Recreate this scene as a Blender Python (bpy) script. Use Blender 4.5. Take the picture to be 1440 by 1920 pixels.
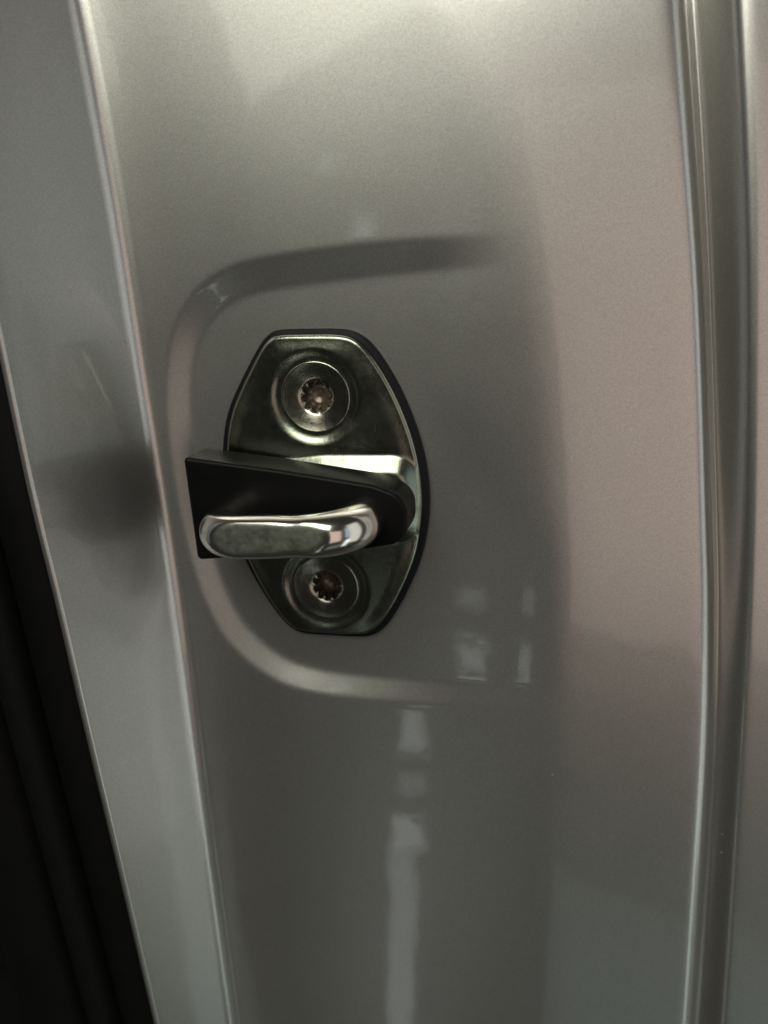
import bpy, math, random
import numpy as np
from mathutils import Vector, Matrix

random.seed(4); np.random.seed(4)
for o in list(bpy.data.objects): bpy.data.objects.remove(o, do_unlink=True)
scene = bpy.context.scene
COL = scene.collection
R = math.radians
MM = 0.001

# ------------------------------------------------------------------ camera
DIST, AZ, EL, FPX = 0.195, R(12), R(16), 1500.0      # metres, angles, focal length in photo pixels (1440x1920)
back = np.array([math.sin(AZ)*math.cos(EL), -math.cos(AZ)*math.cos(EL), math.sin(EL)])
right = np.array([math.cos(AZ), math.sin(AZ), 0.0])
up = np.cross(back, right)
cpos = back*DIST
cam_data = bpy.data.cameras.new('camera'); cam = bpy.data.objects.new('camera', cam_data); COL.objects.link(cam)
cam.matrix_world = Matrix(((right[0], up[0], back[0], cpos[0]), (right[1], up[1], back[1], cpos[1]),
                           (right[2], up[2], back[2], cpos[2]), (0, 0, 0, 1)))
cam_data.sensor_fit = 'VERTICAL'; cam_data.sensor_height = 36.0; cam_data.lens = 36.0*FPX/1920
cam_data.clip_start = 0.005; cam_data.clip_end = 50
cam_data.dof.use_dof = True; cam_data.dof.focus_distance = DIST-0.014; cam_data.dof.aperture_fstop = 9
scene.camera = cam

# ------------------------------------------------------------------ world and lamps
world = bpy.data.worlds.new('World'); scene.world = world; world.use_nodes = True
bg = world.node_tree.nodes['Background']
bg.inputs['Color'].default_value = (0.92, 0.92, 0.80, 1); bg.inputs['Strength'].default_value = 0.028

def lamp(name, target, az, el, dist, sx, sy, watts, color, roll=0):
    """rectangular area lamp seen from `target` in direction az (to +X) / el"""
    d = np.array([math.sin(R(az))*math.cos(R(el)), -math.cos(R(az))*math.cos(R(el)), math.sin(R(el))])
    L = bpy.data.lights.new(name, 'AREA'); L.shape = 'RECTANGLE'; L.size = sx; L.size_y = sy
    L.energy = watts; L.color = color
    o = bpy.data.objects.new(name, L); COL.objects.link(o)
    o.location = Vector(target)+Vector(d)*dist
    q = Vector(d).to_track_quat('Z', 'Y')
    o.rotation_mode = 'QUATERNION'; o.rotation_quaternion = q @ Matrix.Rotation(R(roll), 3, 'Z').to_quaternion()
    return o

lamp('overhead_lamp', (0, 0, 0.10), -4, 41, 1.3, 1.05, 0.6, 12.4, (1.0, 0.98, 0.88))
lamp('upper_front_fill', (0, 0, 0.10), -13, 30, 1.3, 0.70, 0.70, 3.3, (1.0, 0.99, 0.85), 24)  # added unseen light for the bright top of the panel, no actual window
lamp('warm_side_lamp', (0.05, 0, 0.0), 33, -1, 1.3, 0.75, 1.15, 2.15, (1.0, 0.79, 0.70))
lamp('cool_below_light', (0, 0, -0.1), 35, -46, 1.4, 0.7, 0.35, 0.14, (0.76, 1.0, 0.95))  # unseen area light giving the cool tone from below
lamp('cool_low_fill', (0.09, 0, -0.1), 64, -34, 1.3, 0.16, 0.7, 0.60, (0.86, 1.0, 0.95))  # added so the channel lips mirror it as bright lines
lamp('far_right_fill', (-0.08, 0, -0.1), 80, 4, 1.4, 0.6, 2.0, 3.1, (0.99, 1.0, 0.95))  # added at grazing angle to brighten the inner flange
lamp('blue_side_fill', (0.09, 0, 0.0), 60, 8, 1.2, 0.12, 0.9, 0.30, (0.55, 0.78, 1.0))  # added for the bluish streak in the channel
lamp('blue_left_fill', (0.09, 0, 0.0), -72, 6, 1.3, 0.3, 1.3, 0.22, (0.58, 0.78, 1.0))  # added to tint the channel's right wall blue
for e0, e1, az, w, rad in [(-56, -42.8, -5.6, .040, 1.2), (-42.7, -40.4, -5.0, .046, 1.8), (-38.5, -37.2, -4.7, .040, 0.8), (-35.4, -32.0, -4.7, .044, 1.7),
                           (-28.9, -26.5, -3.8, .046, 1.6), (-24.0, -22.2, -3.9, .052, .9),
                           (5.9, 7.6, -9.9, .045, 1.5), (10.9, 12.1, -13.5, .03, 1.2)]:
    hgt = R(e1-e0)*1.1
    lamp('streak_fill', (0, 0, 0), az, .5*(e0+e1), 1.1, w, hgt, rad*math.pi*w*hgt, (0.93, 1.0, 0.97))  # added strips, mirrored in the clear coat as pale streaks and patches

scene.view_settings.view_transform = 'Standard'; scene.view_settings.look = 'None'
scene.view_settings.exposure = -0.05; scene.view_settings.gamma = 1.0
scene.render.resolution_x, scene.render.resolution_y = 768, 1024

# ------------------------------------------------------------------ helpers
def P(px, py, h=0.0):
    """photo pixel -> (x, z) in metres where its ray meets the plane h millimetres in front of the striker floor"""
    px = np.asarray(px, float); py = np.asarray(py, float)
    a = (px-720)/FPX; b = (960-py)/FPX
    d = a[..., None]*right + b[..., None]*up - back
    t = (-h*MM-cpos[1])/d[..., 1]
    q = cpos+t[..., None]*d
    return q[..., [0, 2]]
def project(q):
    q = np.asarray(q)-cpos
    dep = -(q@back)
    return 720+FPX*(q@right)/dep, 960-FPX*(q@up)/dep
def sstep(a, b, x):
    t = np.clip((x-a)/(b-a), 0, 1); return t*t*t*(t*(6*t-15)+10)
def catmull(pts, n, closed=True):
    pts = np.asarray(pts, float); m = len(pts); out = []
    segs = m if closed else m-1
    for i in range(segs):
        if closed: p0, p1, p2, p3 = pts[i-1], pts[i], pts[(i+1) % m], pts[(i+2) % m]
        else: p0, p1, p2, p3 = pts[max(i-1, 0)], pts[i], pts[i+1], pts[min(i+2, m-1)]
        for t in np.linspace(0, 1, 24, endpoint=False):
            out.append(.5*((2*p1)+(-p0+p2)*t+(2*p0-5*p1+4*p2-p3)*t*t+(-p0+3*p1-3*p2+p3)*t**3))
    if not closed: out.append(pts[-1])
    out = np.array(out)
    return resample(out, n, closed)
def resample(out, n, closed=True):
    if closed: out = np.vstack([out, out[:1]])
    L = np.r_[0, np.cumsum(np.linalg.norm(np.diff(out, axis=0), axis=1))]
    s = np.linspace(0, L[-1], n, endpoint=not closed)
    return np.stack([np.interp(s, L, out[:, k]) for k in range(out.shape[1])], 1)
def round_poly(pts, rad, k=10):
    pts = np.asarray(pts, float); m = len(pts); out = []
    for i in range(m):
        p, a, b = pts[i], pts[i-1], pts[(i+1) % m]
        u = (a-p)/np.linalg.norm(a-p); v = (b-p)/np.linalg.norm(b-p)
        ang = math.acos(np.clip(u@v, -1, 1)); t = rad[i]/math.tan(ang/2)
        t = min(t, .48*np.linalg.norm(a-p), .48*np.linalg.norm(b-p)); r = t*math.tan(ang/2)
        c = p+(u+v)/np.linalg.norm(u+v)*(r/math.sin(ang/2))
        q0, q1 = p+u*t-c, p+v*t-c
        a0 = math.atan2(q0[1], q0[0]); a1 = math.atan2(q1[1], q1[0]); da = (a1-a0+math.pi) % (2*math.pi)-math.pi
        for s in np.linspace(0, 1, k): out.append(c+r*np.array([math.cos(a0+da*s), math.sin(a0+da*s)]))
    return np.array(out)
def mesh_obj(name, verts, faces, mat, parent=None, smooth=True):
    me = bpy.data.meshes.new(name); me.from_pydata([tuple(v) for v in np.asarray(verts, float)], [], faces)
    if mat: me.materials.append(mat)
    if smooth: me.polygons.foreach_set('use_smooth', [True]*len(me.polygons))
    me.update()
    o = bpy.data.objects.new(name, me); COL.objects.link(o)
    if parent: o.parent = parent
    return o
def empty(name, loc=(0, 0, 0)):
    o = bpy.data.objects.new(name, None); o.location = loc; o.empty_display_size = .01; COL.objects.link(o); return o
def tag(o, label, cat): o['label'] = label; o['category'] = cat
def grid_faces(nr, nc, wrap=False, off=0, flip=False):
    f = []
    for i in range(nr-1):
        for j in range(nc if wrap else nc-1):
            k = (j+1) % nc
            q = (off+i*nc+j, off+i*nc+k, off+(i+1)*nc+k, off+(i+1)*nc+j)
            f.append(q[::-1] if flip else q)
    return f
def rings_obj(name, rings, mat, parent, cap_last=True, cap_first=False, flip=False):
    """rings: list of (n,3) loops, outer/back first"""
    n = len(rings[0]); v = np.vstack(rings); f = grid_faces(len(rings), n, True, flip=flip)
    if cap_last: f.append(tuple(range((len(rings)-1)*n, len(rings)*n))[::(-1 if flip else 1)])
    if cap_first: f.append(tuple(range(n))[::(1 if flip else -1)])
    return mesh_obj(name, v, f, mat, parent)
def xzh(xz, h): return np.column_stack([xz[:, 0], np.full(len(xz), -h*MM) if np.isscalar(h) else -np.asarray(h)*MM, xz[:, 1]])
def inset(loop, d):
    """closed 2D loop in metres moved inward by d mm (loop clockwise seen from the front or not: sign found from the area)"""
    t = np.roll(loop, -1, 0)-np.roll(loop, 1, 0); t /= np.linalg.norm(t, axis=1)[:, None]+1e-12
    area = np.sum(loop[:, 0]*np.roll(loop[:, 1], -1)-np.roll(loop[:, 0], -1)*loop[:, 1])
    nrm = np.column_stack([-t[:, 1], t[:, 0]])*np.sign(area)
    return loop+nrm*d*MM

# ------------------------------------------------------------------ materials
def new_mat(name):
    m = bpy.data.materials.new(name); m.use_nodes = True
    nt = m.node_tree; return m, nt, nt.nodes['Principled BSDF']
def node(nt, typ, **kw):
    n = nt.nodes.new(typ)
    for k, v in kw.items():
        if k in n.inputs: n.inputs[k].default_value = v
        else: setattr(n, k, v)
    return n
def ramp(nt, fac, a, b, ca, cb):
    r = nt.nodes.new('ShaderNodeValToRGB'); e = r.color_ramp.elements
    e[0].position = a; e[1].position = b
    e[0].color = (*ca, 1) if not np.isscalar(ca) else (ca, ca, ca, 1)
    e[1].color = (*cb, 1) if not np.isscalar(cb) else (cb, cb, cb, 1)
    nt.links.new(fac, r.inputs[0]); return r.outputs[0]
def coords(nt): return node(nt, 'ShaderNodeTexCoord').outputs['Object']
def noise(nt, vec, scale, detail=3, rough=.5):
    n = node(nt, 'ShaderNodeTexNoise'); n.inputs['Scale'].default_value = scale
    n.inputs['Detail'].default_value = detail; n.inputs['Roughness'].default_value = rough
    nt.links.new(vec, n.inputs['Vector']); return n.outputs['Fac']
def mix(nt, fac, a, b):
    m = node(nt, 'ShaderNodeMix', data_type='RGBA')
    for s, v in ((0, fac), (6, a), (7, b)):
        if hasattr(v, 'links') or hasattr(v, 'is_linked'): nt.links.new(v, m.inputs[s])
        else: m.inputs[s].default_value = v if s == 0 else (*v, 1)
    return m.outputs[2]
def math_n(nt, op, a, b):
    m = node(nt, 'ShaderNodeMath', operation=op)
    for s, v in ((0, a), (1, b)):
        if hasattr(v, 'is_linked'): nt.links.new(v, m.inputs[s])
        else: m.inputs[s].default_value = v
    return m.outputs[0]

def make_paint():
    m, nt, b = new_mat('silver_metallic_paint')
    c = coords(nt); L = nt.links.new
    # sparse dust specks, bright and dark
    vo = node(nt, 'ShaderNodeTexVoronoi'); vo.inputs['Scale'].default_value = 560
    L(c, vo.inputs['Vector'])
    sep = node(nt, 'ShaderNodeSeparateColor'); L(vo.outputs['Color'], sep.inputs[0])
    keep = math_n(nt, 'GREATER_THAN', sep.outputs[0], .5)
    rad = math_n(nt, 'MULTIPLY', math_n(nt, 'POWER', sep.outputs[1], 3), .075)
    sx = node(nt, 'ShaderNodeSeparateXYZ'); L(c, sx.inputs[0])
    side = ramp(nt, math_n(nt, 'MULTIPLY', math_n(nt, 'ADD', sx.outputs[0], .05), 10), .3, .95, .25, 1)   # more dust towards the outer side
    dust = math_n(nt, 'MULTIPLY', math_n(nt, 'LESS_THAN', vo.outputs['Distance'], math_n(nt, 'MULTIPLY', rad, side)), keep)
    flake = node(nt, 'ShaderNodeTexVoronoi'); flake.inputs['Scale'].default_value = 5200
    L(c, flake.inputs['Vector'])
    fl = node(nt, 'ShaderNodeSeparateColor'); L(flake.outputs['Color'], fl.inputs[0])
    base = ramp(nt, fl.outputs[0], 0, 1, (.39, .387, .366), (.51, .507, .48))
    col = mix(nt, dust, base, mix(nt, math_n(nt, 'GREATER_THAN', sep.outputs[2], .82), (.62, .61, .58), (.03, .027, .022)))
    L(col, b.inputs['Base Color'])
    met = math_n(nt, 'SUBTRACT', .92, dust); L(met, b.inputs['Metallic'])
    sm = noise(nt, c, 38, 4, .6)
    rg = math_n(nt, 'ADD', math_n(nt, 'MULTIPLY', sm, .06), .31); L(rg, b.inputs['Roughness'])
    # metallic flake: tiny random tilts under the clear coat
    nm = node(nt, 'ShaderNodeBump'); nm.inputs['Strength'].default_value = .10; nm.inputs['Distance'].default_value = .00005
    L(fl.outputs[1], nm.inputs['Height'])
    L(nm.outputs[0], b.inputs['Normal'])
    b.inputs['Coat Weight'].default_value = 1.0; L(math_n(nt, 'ADD', .022, math_n(nt, 'MULTIPLY', noise(nt, c, 22, 5, .65), .055)), b.inputs['Coat Roughness'])   # smears in the film of dirt
    b.inputs['Coat IOR'].default_value = 1.5
    orange = node(nt, 'ShaderNodeBump'); orange.inputs['Strength'].default_value = .018; orange.inputs['Distance'].default_value = .0006
    wavy = node(nt, 'ShaderNodeBump'); wavy.inputs['Strength'].default_value = .5; wavy.inputs['Distance'].default_value = .00022   # the sheet is never quite true
    L(noise(nt, c, 42, 2), wavy.inputs['Height']); L(wavy.outputs[0], orange.inputs['Normal'])
    L(noise(nt, c, 330, 2), orange.inputs['Height']); L(orange.outputs[0], b.inputs['Coat Normal'])
    return m
def make_zinc(name, col=(.24, .243, .22), rlo=.10, rhi=.35, stain=.75):
    m, nt, b = new_mat(name); c = coords(nt); L = nt.links.new
    big = noise(nt, c, 95, 6, .62); fine = noise(nt, c, 900, 4, .7)
    g = ramp(nt, big, .36, .64, tuple(np.array(col)*np.array((.85, .85, .82))), tuple(np.array(col)*np.array((1.05, 1.16, .98))))
    st = ramp(nt, noise(nt, c, 160, 5, .7), .55, .72, 0, 1)
    col2 = mix(nt, math_n(nt, 'MULTIPLY', st, stain), g, (.15, .125, .10))
    L(col2, b.inputs['Base Color']); b.inputs['Metallic'].default_value = 1
    rr = math_n(nt, 'ADD', math_n(nt, 'MULTIPLY', big, rhi-rlo), math_n(nt, 'ADD', math_n(nt, 'MULTIPLY', fine, .12), rlo-.06))
    mp = node(nt, 'ShaderNodeMapping'); mp.inputs['Scale'].default_value = (3200, 400, 130); mp.inputs['Rotation'].default_value = (0, R(24), 0)
    L(c, mp.inputs['Vector']); sc = ramp(nt, noise(nt, mp.outputs[0], 1, 3, .6), .66, .74, 0, 1)
    rr = math_n(nt, 'ADD', rr, math_n(nt, 'MULTIPLY', sc, .10))
    L(rr, b.inputs['Roughness'])
    bp = node(nt, 'ShaderNodeBump'); bp.inputs['Strength'].default_value = .32; bp.inputs['Distance'].default_value = .00012
    L(math_n(nt, 'ADD', fine, math_n(nt, 'MULTIPLY', sc, .12)), bp.inputs['Height']); L(bp.outputs[0], b.inputs['Normal'])
    return m
def make_loop_steel():
    m, nt, b = new_mat('polished_loop_steel'); c = coords(nt); L = nt.links.new
    at = node(nt, 'ShaderNodeAttribute', attribute_name='worn'); w = at.outputs['Fac']
    n1 = noise(nt, c, 520, 6, .75)
    worn = ramp(nt, n1, .35, .7, (.40, .42, .36), (.60, .64, .53))
    L(mix(nt, w, (.70, .67, .62), worn), b.inputs['Base Color']); b.inputs['Metallic'].default_value = 1
    L(math_n(nt, 'ADD', .17, math_n(nt, 'MULTIPLY', w, math_n(nt, 'ADD', .08, math_n(nt, 'MULTIPLY', n1, .2)))), b.inputs['Roughness'])
    bp = node(nt, 'ShaderNodeBump'); bp.inputs['Strength'].default_value = .10; bp.inputs['Distance'].default_value = .0002
    L(math_n(nt, 'MULTIPLY', n1, w), bp.inputs['Height']); L(bp.outputs[0], b.inputs['Normal'])
    return m
def make_plain(name, col, rough, bump=.1, scale=1500, spec=.5):
    m, nt, b = new_mat(name); c = coords(nt); L = nt.links.new
    n = noise(nt, c, scale, 3); n2 = noise(nt, c, 120, 4)
    L(mix(nt, n2, tuple(np.array(col)*.8), tuple(np.array(col)*1.25)), b.inputs['Base Color'])
    L(math_n(nt, 'ADD', rough-.08, math_n(nt, 'MULTIPLY', n2, .16)), b.inputs['Roughness'])
    b.inputs['Specular IOR Level'].default_value = spec
    bp = node(nt, 'ShaderNodeBump'); bp.inputs['Strength'].default_value = bump; bp.inputs['Distance'].default_value = .0001
    L(n, bp.inputs['Height']); L(bp.outputs[0], b.inputs['Normal'])
    return m
PAINT = make_paint()
ZINC = make_zinc('zinc_plated_steel')
BOLT = make_zinc('bolt_steel', (.33, .31, .285), .14, .26, .35)
LOOP = make_loop_steel()
RUST = make_plain('rusty_socket_steel', (.13, .10, .08), .34, .7, 1400); RUST.node_tree.nodes['Principled BSDF'].inputs['Metallic'].default_value = .7
RUBBER = make_plain('black_buffer_plastic', (.004, .004, .004), .40, .2, 900, spec=.09)
EDGE_SHADE = make_plain('black_edge_shade', (.004, .004, .005), .55, .1, spec=.15)  # black that stands in for the shaded plate edge and its contact shadow
SEAL = make_plain('black_seal_rubber', (.003, .003, .003), .58, .2, 2500, .12)

# ------------------------------------------------------------------ door jamb sheet
def line_x(pts, h=0):
    """feature line given in photo pixels -> function x(z) in metres"""
    pts = np.array(pts, float); c = catmull(pts, 200, closed=False)
    q = P(c[:, 0], c[:, 1], h); o = np.argsort(q[:, 1]); q = q[o]
    def f(z):
        z = np.asarray(z); x = np.interp(z, q[:, 1], q[:, 0])
        s0 = (q[8, 0]-q[0, 0])/(q[8, 1]-q[0, 1]); s1 = (q[-1, 0]-q[-9, 0])/(q[-1, 1]-q[-9, 1])
        x = np.where(z < q[0, 1], q[0, 0]+(z-q[0, 1])*s0, x); return np.where(z > q[-1, 1], q[-1, 0]+(z-q[-1, 1])*s1, x)
    return f
H_OUT = 2.6
crease = line_x([(125, -60), (145, 0), (190, 240), (225, 440), (262, 680), (297, 900), (330, 1120), (365, 1390), (405, 1690), (437, 1920), (446, 1990)], H_OUT)
fold = line_x([(800, -60), (838, 0), (890, 130), (950, 320), (995, 520), (1028, 750), (1048, 950), (1054, 1120), (1048, 1280), (1038, 1450), (1030, 1920), (1029, 1990)], 0)
grooveL = line_x([(1282, -60), (1285, 0), (1302, 250), (1318, 500), (1327, 720), (1334, 1000), (1336, 1150), (1330, 1400), (1312, 1700), (1297, 1920), (1290, 1990)], -4)
grooveR = line_x([(1392, -60), (1395, 0), (1405, 300), (1408, 600), (1404, 1000), (1394, 1300), (1378, 1600), (1358, 1920), (1350, 1990)], -4)

rec = P(*np.array([(1250, 1310), (1000, 1330), (880, 1327), (740, 1316), (600, 1299), (510, 1268), (430, 1200), (380, 1110), (345, 990), (322, 860), (312, 740), (322, 640), (352, 570),
         (400, 522), (470, 492), (600, 470), (760, 452), (920, 440), (1250, 420), (1290, 700), (1290, 1100)], float).T, 1.5)
rec = catmull(rec, 500)
def signed_dist(x, z):
    """mm, positive inside the striker recess"""
    pts = rec; q = np.roll(pts, -1, 0)
    X = x.ravel(); Z = z.ravel(); best = np.full(X.shape, 1e9); inside = np.zeros(X.shape, bool)
    for (x0, z0), (x1, z1) in zip(pts, q):
        dx, dz = x1-x0, z1-z0; L2 = dx*dx+dz*dz
        t = np.clip(((X-x0)*dx+(Z-z0)*dz)/L2, 0, 1)
        best = np.minimum(best, (X-x0-t*dx)**2+(Z-z0-t*dz)**2)
        c = ((z0 > Z) != (z1 > Z)); xi = x0+(Z-z0)*(dx)/(dz if dz else 1e-12); inside ^= c & (X < xi)
    d = np.sqrt(best)/MM
    return np.where(inside, d, -d).reshape(x.shape)

NZ = 680
zz = np.linspace(-.215, .150, NZ)
xc, xf, xl, xr = crease(zz), fold(zz), grooveL(zz), grooveR(zz)
# columns between the feature lines; fillet near the crease is dense
a = np.concatenate([np.linspace(0, .06, 26, endpoint=False), np.linspace(.06, .88, 250, endpoint=False), np.linspace(.88, 1, 30, endpoint=False)])
cols = [xc[:, None]+(xf-xc)[:, None]*a[None]]
bfrac = np.linspace(0, 1, 110, endpoint=False); cols.append(xf[:, None]+(xl-.004-xf)[:, None]*bfrac[None])
cfrac = np.linspace(0, 1, 110, endpoint=False); cols.append((xl-.004)[:, None]+(xr+.005-xl+.004)[:, None]*cfrac[None])
dfrac = np.linspace(0, 1, 20); cols.append((xr+.005)[:, None]+(dfrac*.05)[None])
X = np.hstack(cols); Z = np.repeat(zz[:, None], X.shape[1], 1)
n1, n2, n3, n4 = [c.shape[1] for c in cols]

xm, zm = X/MM, Z/MM
# outer surface: almost flat on the left, sloping gently back to the right
h_out = H_OUT-2.7*sstep(-46, 78, xm)
# the roll along the fold line
df = xm-(xf/MM)[:, None]
def softpos(t, w): return w*np.logaddexp(0, t/w)
roll = -math.tan(R(9))*softpos(df, 2.6)
h_face = h_out+roll
sd = signed_dist(X[:, :n1+n2], Z[:, :n1+n2]); sd = np.hstack([sd, np.full((NZ, n3+n4), -99.)])
floor = 0.0+roll
ramp_ = lambda d: (softpos(d, .35)-softpos(d-6.3, .45))/6.3          # straight wall with rounded ends
upper = sstep(-20, 40, zm)
w_in = ramp_(sd)*(1-sstep(0, 1, (xm-(31-29*upper))/(15+19*upper)))
def smin(a, b, k): return -k*np.logaddexp(-a/k, -b/k)
H = h_face*(1-w_in)+smin(floor, h_face, .25)*w_in
for bx_, by_ in ((591., 745.), (611., 1101.)):     # threaded holes behind the bolts
    bq = P(bx_, by_, 3.0)/MM; H = H-9*(1-sstep(5.0, 7.0, np.hypot(xm-bq[0], zm-bq[1])))
# channel beside the outer panel
g = (X-xl[:, None])/(xr-xl)[:, None]
deep = (4.6+8.4*sstep(-75, 70, zm))                                # channel: deep at the top, shallow and rounder low down
lipw = .085+.05*(1-sstep(-75, 70, zm))
dv = deep*(softpos(g-.02, lipw)/.30-softpos(g-.32, .05)*(1/.30+1/.64)+softpos(g-.96, lipw)/.64)
H = H-dv
H = H+.5*sstep(.6, 1.35, g)
# fillet up into the inner flange (concave corner)
PHI = R(72); RF = 4.6
dl = xm-(xc/MM)[:, None]
tl = RF*math.tan(PHI/2)

main_v = np.stack([X, -H*MM, Z], 2)
# inner flange: starts at the crease, fillet arc, then straight to its rolled edge
edge_line = catmull([(-160, -60), (-105, 150), (-50, 400), (0, 640), (60, 925), (110, 1130), (165, 1370), (215, 1580), (262, 1780), (297, 1930), (312, 1990)], 300, closed=False)
def edge_px(py): return np.interp(py, edge_line[:, 1], edge_line[:, 0])
smax = np.zeros(NZ)
for i in range(NZ):
    lo, hi = 0., 70.
    for _ in range(40):
        s = .5*(lo+hi)
        q = np.array([xc[i]-s*math.cos(PHI)*MM, -(H[i, 0]+s*math.sin(PHI))*MM, zz[i]])
        ex, ey = project(q)
        if ex > edge_px(ey): lo = s
        else: hi = s
    smax[i] = .5*(lo+hi)
NS = 90
fl = np.zeros((NZ, NS+14, 3)); 
for i in range(NZ):
    x0, h0 = xc[i]/MM, H[i, 0]
    sm = smax[i]-1.0
    arcs = []
    for s in np.linspace(sm, 0, NS):
        arcs.append((x0-s*math.cos(PHI), h0+s*math.sin(PHI)))
    # round the concave corner
    pts = []
    for (px_, ph_), s in zip(arcs, np.linspace(sm, 0, NS)):
        pts.append((px_, ph_))
    # rolled free edge turning back
    ro = []
    cx, ch = arcs[0]
    nx, nh = -math.sin(PHI), -math.cos(PHI)           # away from the viewer side
    for t in np.linspace(math.pi*.95, 0, 14, endpoint=False):
        r_ = 1.0
        ro.append((cx+nx*r_-nx*r_*math.cos(t)-math.cos(PHI)*r_*math.sin(t), ch+nh*r_-nh*r_*math.cos(t)+math.sin(PHI)*r_*math.sin(t)))
    full = np.array(ro+pts)
    fl[i, :, 0] = full[:, 0]*MM; fl[i, :, 1] = -full[:, 1]*MM; fl[i, :, 2] = zz[i]
full_v = np.concatenate([fl[:, :-1], main_v], 1)
# fillet: replace points near the crease by an arc (smooth the profile row by row)
nc = full_v.shape[1]; k0 = NS+14-1
for i in range(NZ):
    row = full_v[i]; s = np.r_[0, np.cumsum(np.hypot(np.diff(row[:, 0]), np.diff(row[:, 1])))]; s = (s-s[k0])/MM
    sel = np.where(np.abs(s) < tl)[0]
    c0 = row[k0].copy()
    d1 = np.array([-math.cos(PHI), -math.sin(PHI)]); d2 = np.array([1.0, 0.0])
    a0 = c0[:2]+d1*tl*MM; a1 = c0[:2]+d2*tl*MM
    t = (s[sel]+tl)/(2*tl)
    row[sel, 0] = (1-t)**2*a0[0]+2*t*(1-t)*c0[0]+t*t*a1[0]
    bez = (1-t)**2*a0[1]+2*t*(1-t)*c0[1]+t*t*a1[1]
    row[sel, 1] = bez+(np.where(s[sel] > 0, row[sel, 1]-c0[1], 0))*t*t
jamb = empty('door_jamb', (0, .02, -.17))
tag(jamb, 'silver metallic painted car door jamb panel behind the striker', 'door jamb')
def grid_normals(V):
    du = np.gradient(V, axis=1); dv = np.gradient(V, axis=0); n = np.cross(du, dv); n /= np.linalg.norm(n, axis=2)[:, :, None]+1e-15
    return n
NRM = grid_normals(full_v)
if NRM[NZ//2, nc//2, 1] > 0: NRM = -NRM
def sheet(name, c0, c1, label=None):
    V = full_v[:, c0:c1+1].reshape(-1, 3); N = NRM[:, c0:c1+1].reshape(-1, 3); m = c1+1-c0
    idx = np.arange(NZ*m).reshape(NZ, m)
    F = np.stack([idx[:-1, :-1], idx[:-1, 1:], idx[1:, 1:], idx[1:, :-1]], 2).reshape(-1, 4)
    me = bpy.data.meshes.new(name); me.from_pydata(V.tolist(), [], F.tolist()); me.materials.append(PAINT)
    me.polygons.foreach_set('use_smooth', [True]*len(F)); me.update()
    me.normals_split_custom_set_from_vertices(N.tolist())
    o = bpy.data.objects.new(name, me); COL.objects.link(o); o.parent = jamb
    o.matrix_parent_inverse = Matrix.Translation(-jamb.location)
    if label: o['label'] = label
    return o
b1 = k0+26; b2 = k0+n1+n2-4; b3 = k0+n1+n2+n3-1
sheet('inner_flange', 0, b1, 'narrow inner flange left of the bright crease')
sheet('striker_panel', b1, b2, 'broad curved panel with the shallow striker recess')
sheet('drain_channel', b2, b3, 'vertical rounded channel down the right side')
sheet('outer_panel_edge', b3, nc-1)

# ------------------------------------------------------------------ black door seal at the left
seal = empty('door_seal', (-.09, -.02, -.17)); tag(seal, 'black rubber door seal along the left edge of the jamb', 'door seal')
def sweep_edge(name, offx, offh, rx, rh, mat, n=28):
    rings = []
    for i in range(0, NZ, 8):
        e = full_v[i, 8]; th = np.linspace(0, 2*math.pi, n, endpoint=False)
        x = e[0]+(offx+rx*np.cos(th))*MM; y = e[1]-(offh+rh*np.sin(th))*MM
        rings.append(np.stack([x, y, np.full(n, e[2])], 1))
    o = rings_obj(name, rings, mat, seal, True, True)
    o.matrix_parent_inverse = Matrix.Translation(-seal.location); return o
sweep_edge('seal_bulb', -8.5, -9, 7.5, 6.5, SEAL)
sweep_edge('seal_lip', -19, -6, 4.2, 7.5, SEAL)
sweep_edge('dark_backing', -76, -18, 78, 3, SEAL)  # flat black sheet added as backing for the dark interior behind the seal
sweep_edge('outer_bulb', -36, -7, 11, 8.5, SEAL)

# ------------------------------------------------------------------ striker
cxz = P(600., 925., 4.0)
striker = empty('door_striker', (cxz[0], 0, cxz[1])); tag(striker, 'metal door striker with bent loop and black buffer bolted to the jamb', 'door striker')
def under(o, p): o.parent = p; o.matrix_parent_inverse = Matrix.Translation(-p.matrix_world.translation) if False else Matrix.Translation(-p.location); return o
PLATE_H = 4.0
out_px = np.array([(518, 629), (575, 627), (636, 628), (666, 638), (691, 662), (721, 707), (747, 758), (769, 815), (784, 872), (791, 930), (789, 985), (779, 1040), (762, 1088), (738, 1136), (713, 1173),
          (688, 1190), (655, 1192), (605, 1189), (562, 1185), (540, 1174), (516, 1147), (491, 1110), (466, 1065), (447, 1022), (432, 975), (422, 920), (418, 860), (421, 810), (431, 768), (448, 728), (467, 690), (485, 657), (499, 639)], float)
plate_loop = catmull(P(out_px[:, 0], out_px[:, 1], PLATE_H-.5), 420)
ctr = plate_loop.mean(0)
BOLTS = [P(591., 745., 3.0), P(611., 1101., 3.0)]
boss_loop = round_poly(P(*np.array([(450, 872), (600, 857), (778, 858), (800, 960), (780, 1024), (450, 1030)], float).T, 6.0), np.array([6, 5, 9, 9, 9, 6])*MM)
boss_loop = resample(boss_loop, 220)
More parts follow.
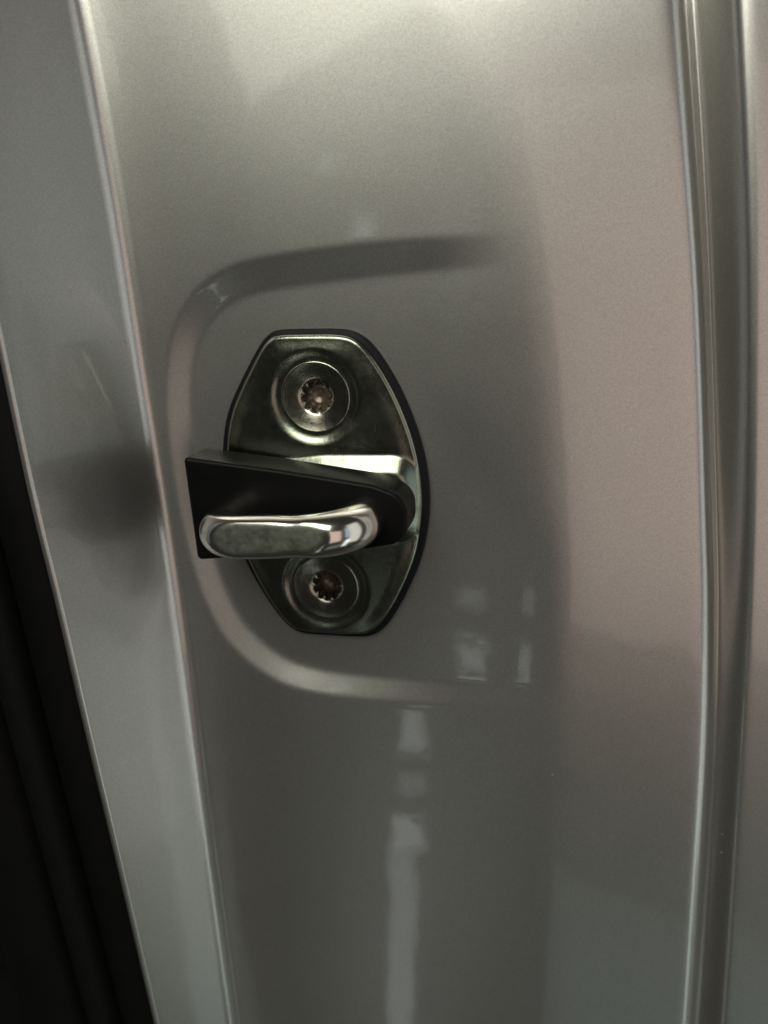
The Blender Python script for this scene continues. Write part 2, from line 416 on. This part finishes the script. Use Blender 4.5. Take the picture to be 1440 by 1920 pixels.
def loop_sd(loop, x, z):
    q = np.roll(loop, -1, 0); best = np.full(x.shape, 1e9); ins = np.zeros(x.shape, bool)
    for (x0, z0), (x1, z1) in zip(loop, q):
        dx, dz = x1-x0, z1-z0; t = np.clip(((x-x0)*dx+(z-z0)*dz)/(dx*dx+dz*dz+1e-18), 0, 1)
        best = np.minimum(best, (x-x0-t*dx)**2+(z-z0-t*dz)**2)
        c = ((z0 > z) != (z1 > z)); ins ^= c & (x < x0+(z-z0)*dx/(dz if dz else 1e-12))
    d = np.sqrt(best)/MM; return np.where(ins, d, -d)
def plate_height(x, z, edge):
    h = np.full(x.shape, PLATE_H)
    bs = loop_sd(boss_loop, x, z)
    h = h+.62*(softpos(bs, .18)-softpos(bs-3.8, .3))
    h = h-1.5*((x-ctr[0])/.025)**2-.25*((z-ctr[1])/.038)**2
    for bx, bz in BOLTS:
        r = np.hypot(x-bx, z-bz)/MM
        h = h-.85*(1-sstep(8.5, 11.9, r))-6*(1-sstep(6.6, 8.0, r))
    # gentle crown and the rolled rim
    h = h-.35*(1-sstep(0, 5, edge))
    e = np.clip(edge, 0, 1.1)
    h = h-(1.1-np.sqrt(np.maximum(1.1**2-(1.1-e)**2, 0)))
    return h
M = 150
tt = np.concatenate([np.linspace(0, .9, M-50, endpoint=False), 1-(1-np.linspace(0, 1, 50))**1.6*.1])
rings = []
GX = ctr[0]+(plate_loop[:, 0]-ctr[0])[None]*tt[:, None]; GZ = ctr[1]+(plate_loop[:, 1]-ctr[1])[None]*tt[:, None]
ED = np.maximum(loop_sd(plate_loop, GX.ravel(), GZ.ravel()).reshape(GX.shape), 0); ED[-1] = 0
GH = plate_height(GX.ravel(), GZ.ravel(), ED.ravel()).reshape(GX.shape)
for k in range(len(tt)-1, -1, -1): rings.append(np.stack([GX[k], -GH[k]*MM, GZ[k]], 1))
skirt = [np.stack([plate_loop[:, 0], np.full(len(plate_loop), -1.6*MM), plate_loop[:, 1]], 1)]
o = rings_obj('base_plate', skirt+rings[:-1], ZINC, striker); under(o, striker)
# black rim for the plate's dark edge and contact shadow, wider than the plate
gk = inset(plate_loop, -1.1)+np.array([.35, .1])*MM
o = rings_obj('plate_edge_shade', [xzh(gk, -.2), xzh(gk, 1.7), xzh(inset(gk, .25), 2.0), xzh(inset(gk, 3.0), 2.0)], EDGE_SHADE, striker, False); under(o, striker)

# bolts
def bolt_at(c, rot, fz):
    n = 288; th = np.linspace(0, 2*math.pi, n, endpoint=False)+rot
    def ring(r, h): return np.stack([c[0]+r*np.cos(th)*MM, np.full(n, -h*MM), c[1]+r*np.sin(th)*MM], 1)
    lob = np.abs(np.cos(5*(th-rot)))**.7
    rs = [ring(8.45, .5), ring(8.45, 2.85), ring(8.40, 3.02), ring(8.28, 3.14), ring(8.12, 3.18), ring(7.95, 3.14), ring(7.75, 3.06), ring(6.5, 2.83), ring(5.3, 2.56), ring(4.5, 2.36), ring(4.1, 2.22), ring(3.85, 2.02)]
    rs += [ring(2.85+.95*lob, 1.72), ring(2.78+.93*lob, 1.5), ring(2.75+.92*lob, .4), ring(2.75+.92*lob, -2.6), ring(2.5, -2.7)]
    b = rings_obj('bolt', rs, BOLT, striker, cap_last=False); under(b, striker)
    s = rings_obj('socket_floor', [ring(2.74+.92*lob, fz-2.0), ring(2.5, fz-2.0), ring(2.1, fz-1.7), ring(1.5, fz-1.9), ring(.9, fz-2.3), ring(.4, fz-2.4)], RUST, b)
    s.matrix_parent_inverse = Matrix.Identity(4)
    return b
bolt_at(BOLTS[0], R(8), 1.2); bolt_at(BOLTS[1], R(20), 0.2)

# black wedge-shaped buffer around the loop
HB0, HB1 = 5.2, 17.0
buf = round_poly(P(*np.array([(342, 857), (520, 881), (700, 910), (762, 935), (764, 1018), (690, 1030), (369, 1051)], float).T, HB1), np.array([1.0, 40, 14, 7.5, 6.0, 12, 1.2])*MM, 14)
buf = resample(buf, 460)
rs = [xzh(inset(buf, .5), HB0)]+[xzh(inset(buf, .25), HB0+.1), xzh(buf, HB0+.6)]
for t in np.linspace(0, math.pi/2, 8): rs.append(xzh(inset(buf, 1.0*(1-math.cos(t))), HB1-1.0+1.0*math.sin(t)))
o = rings_obj('buffer', rs, RUBBER, striker, True, True); under(o, striker); o['label'] = 'black wedge-shaped plastic buffer threaded on the loop'

# loop
HL = 30.0
pl, pr = P(391., 1008., HL), P(656., 1004., HL)
RB, RC = 8.0, 9.5; rr_ = 4.75
ax = (pr-pl)/np.linalg.norm(pr-pl)
path = [np.array([pl[0], -4*MM, pl[1]])]
for h in np.linspace(4, HL-RB, 30)[1:]: path.append(np.array([pl[0], -h*MM, pl[1]]))
for t in np.linspace(0, math.pi/2, 30)[1:]:
    q = pl+ax*RB*MM*(1-math.cos(t)); path.append(np.array([q[0], -(HL-RB+RB*math.sin(t))*MM, q[1]]))
L_ = np.linalg.norm(pr-pl)
for s in np.linspace(RB*MM, L_-RC*MM, 60)[1:]: q = pl+ax*s; path.append(np.array([q[0], -HL*MM, q[1]]))
for t in np.linspace(0, math.pi/2, 30)[1:]:
    q = pr-ax*RC*MM*(1-math.sin(t)); path.append(np.array([q[0], -(HL-RC+RC*math.cos(t))*MM, q[1]]))
for h in np.linspace(HL-RC, 4, 30)[1:]: path.append(np.array([pr[0], -h*MM, pr[1]]))
path = np.array(path)
nn = 72; ths = np.linspace(0, 2*math.pi, nn, endpoint=False); rings = []; worn = []
zaxis = np.cross(np.array([ax[0], 0, ax[1]]), np.array([0, -1.0, 0])); zaxis /= np.linalg.norm(zaxis)
tan = np.gradient(path, axis=0); tan /= np.linalg.norm(tan, axis=1)[:, None]
HP = HL+3.25
for ip, (p, t) in enumerate(zip(path, tan)):
    sq = 1-.045*math.exp(-((ip-106)/13)**2)+.04*math.exp(-((ip-136)/13)**2)     # slightly squeezed before the right bend
    nrm = np.cross(zaxis, t); nrm /= np.linalg.norm(nrm)
    ring = p[None]+rr_*sq*MM*(np.cos(ths)[:, None]*zaxis[None]+.96*np.sin(ths)[:, None]*nrm[None])
    hh = -ring[:, 1]/MM
    over = hh-HP+math.tan(R(5))*(ring[:, 2]/MM-pl[1]/MM)-math.tan(R(2.2))*((ring[:, 0]-.5*(pl[0]+pr[0]))/MM)
    k = .30
    h2 = hh-k*np.log1p(np.exp(np.clip(over/k, -40, 40)))
    worn.append(sstep(.0, .7, over)); ring[:, 1] = -h2*MM; rings.append(ring)
o = rings_obj('loop', rings, LOOP, striker, True, True); under(o, striker)
att = o.data.attributes.new('worn', 'FLOAT', 'POINT'); att.data.foreach_set('value', np.concatenate(worn).astype(np.float32))
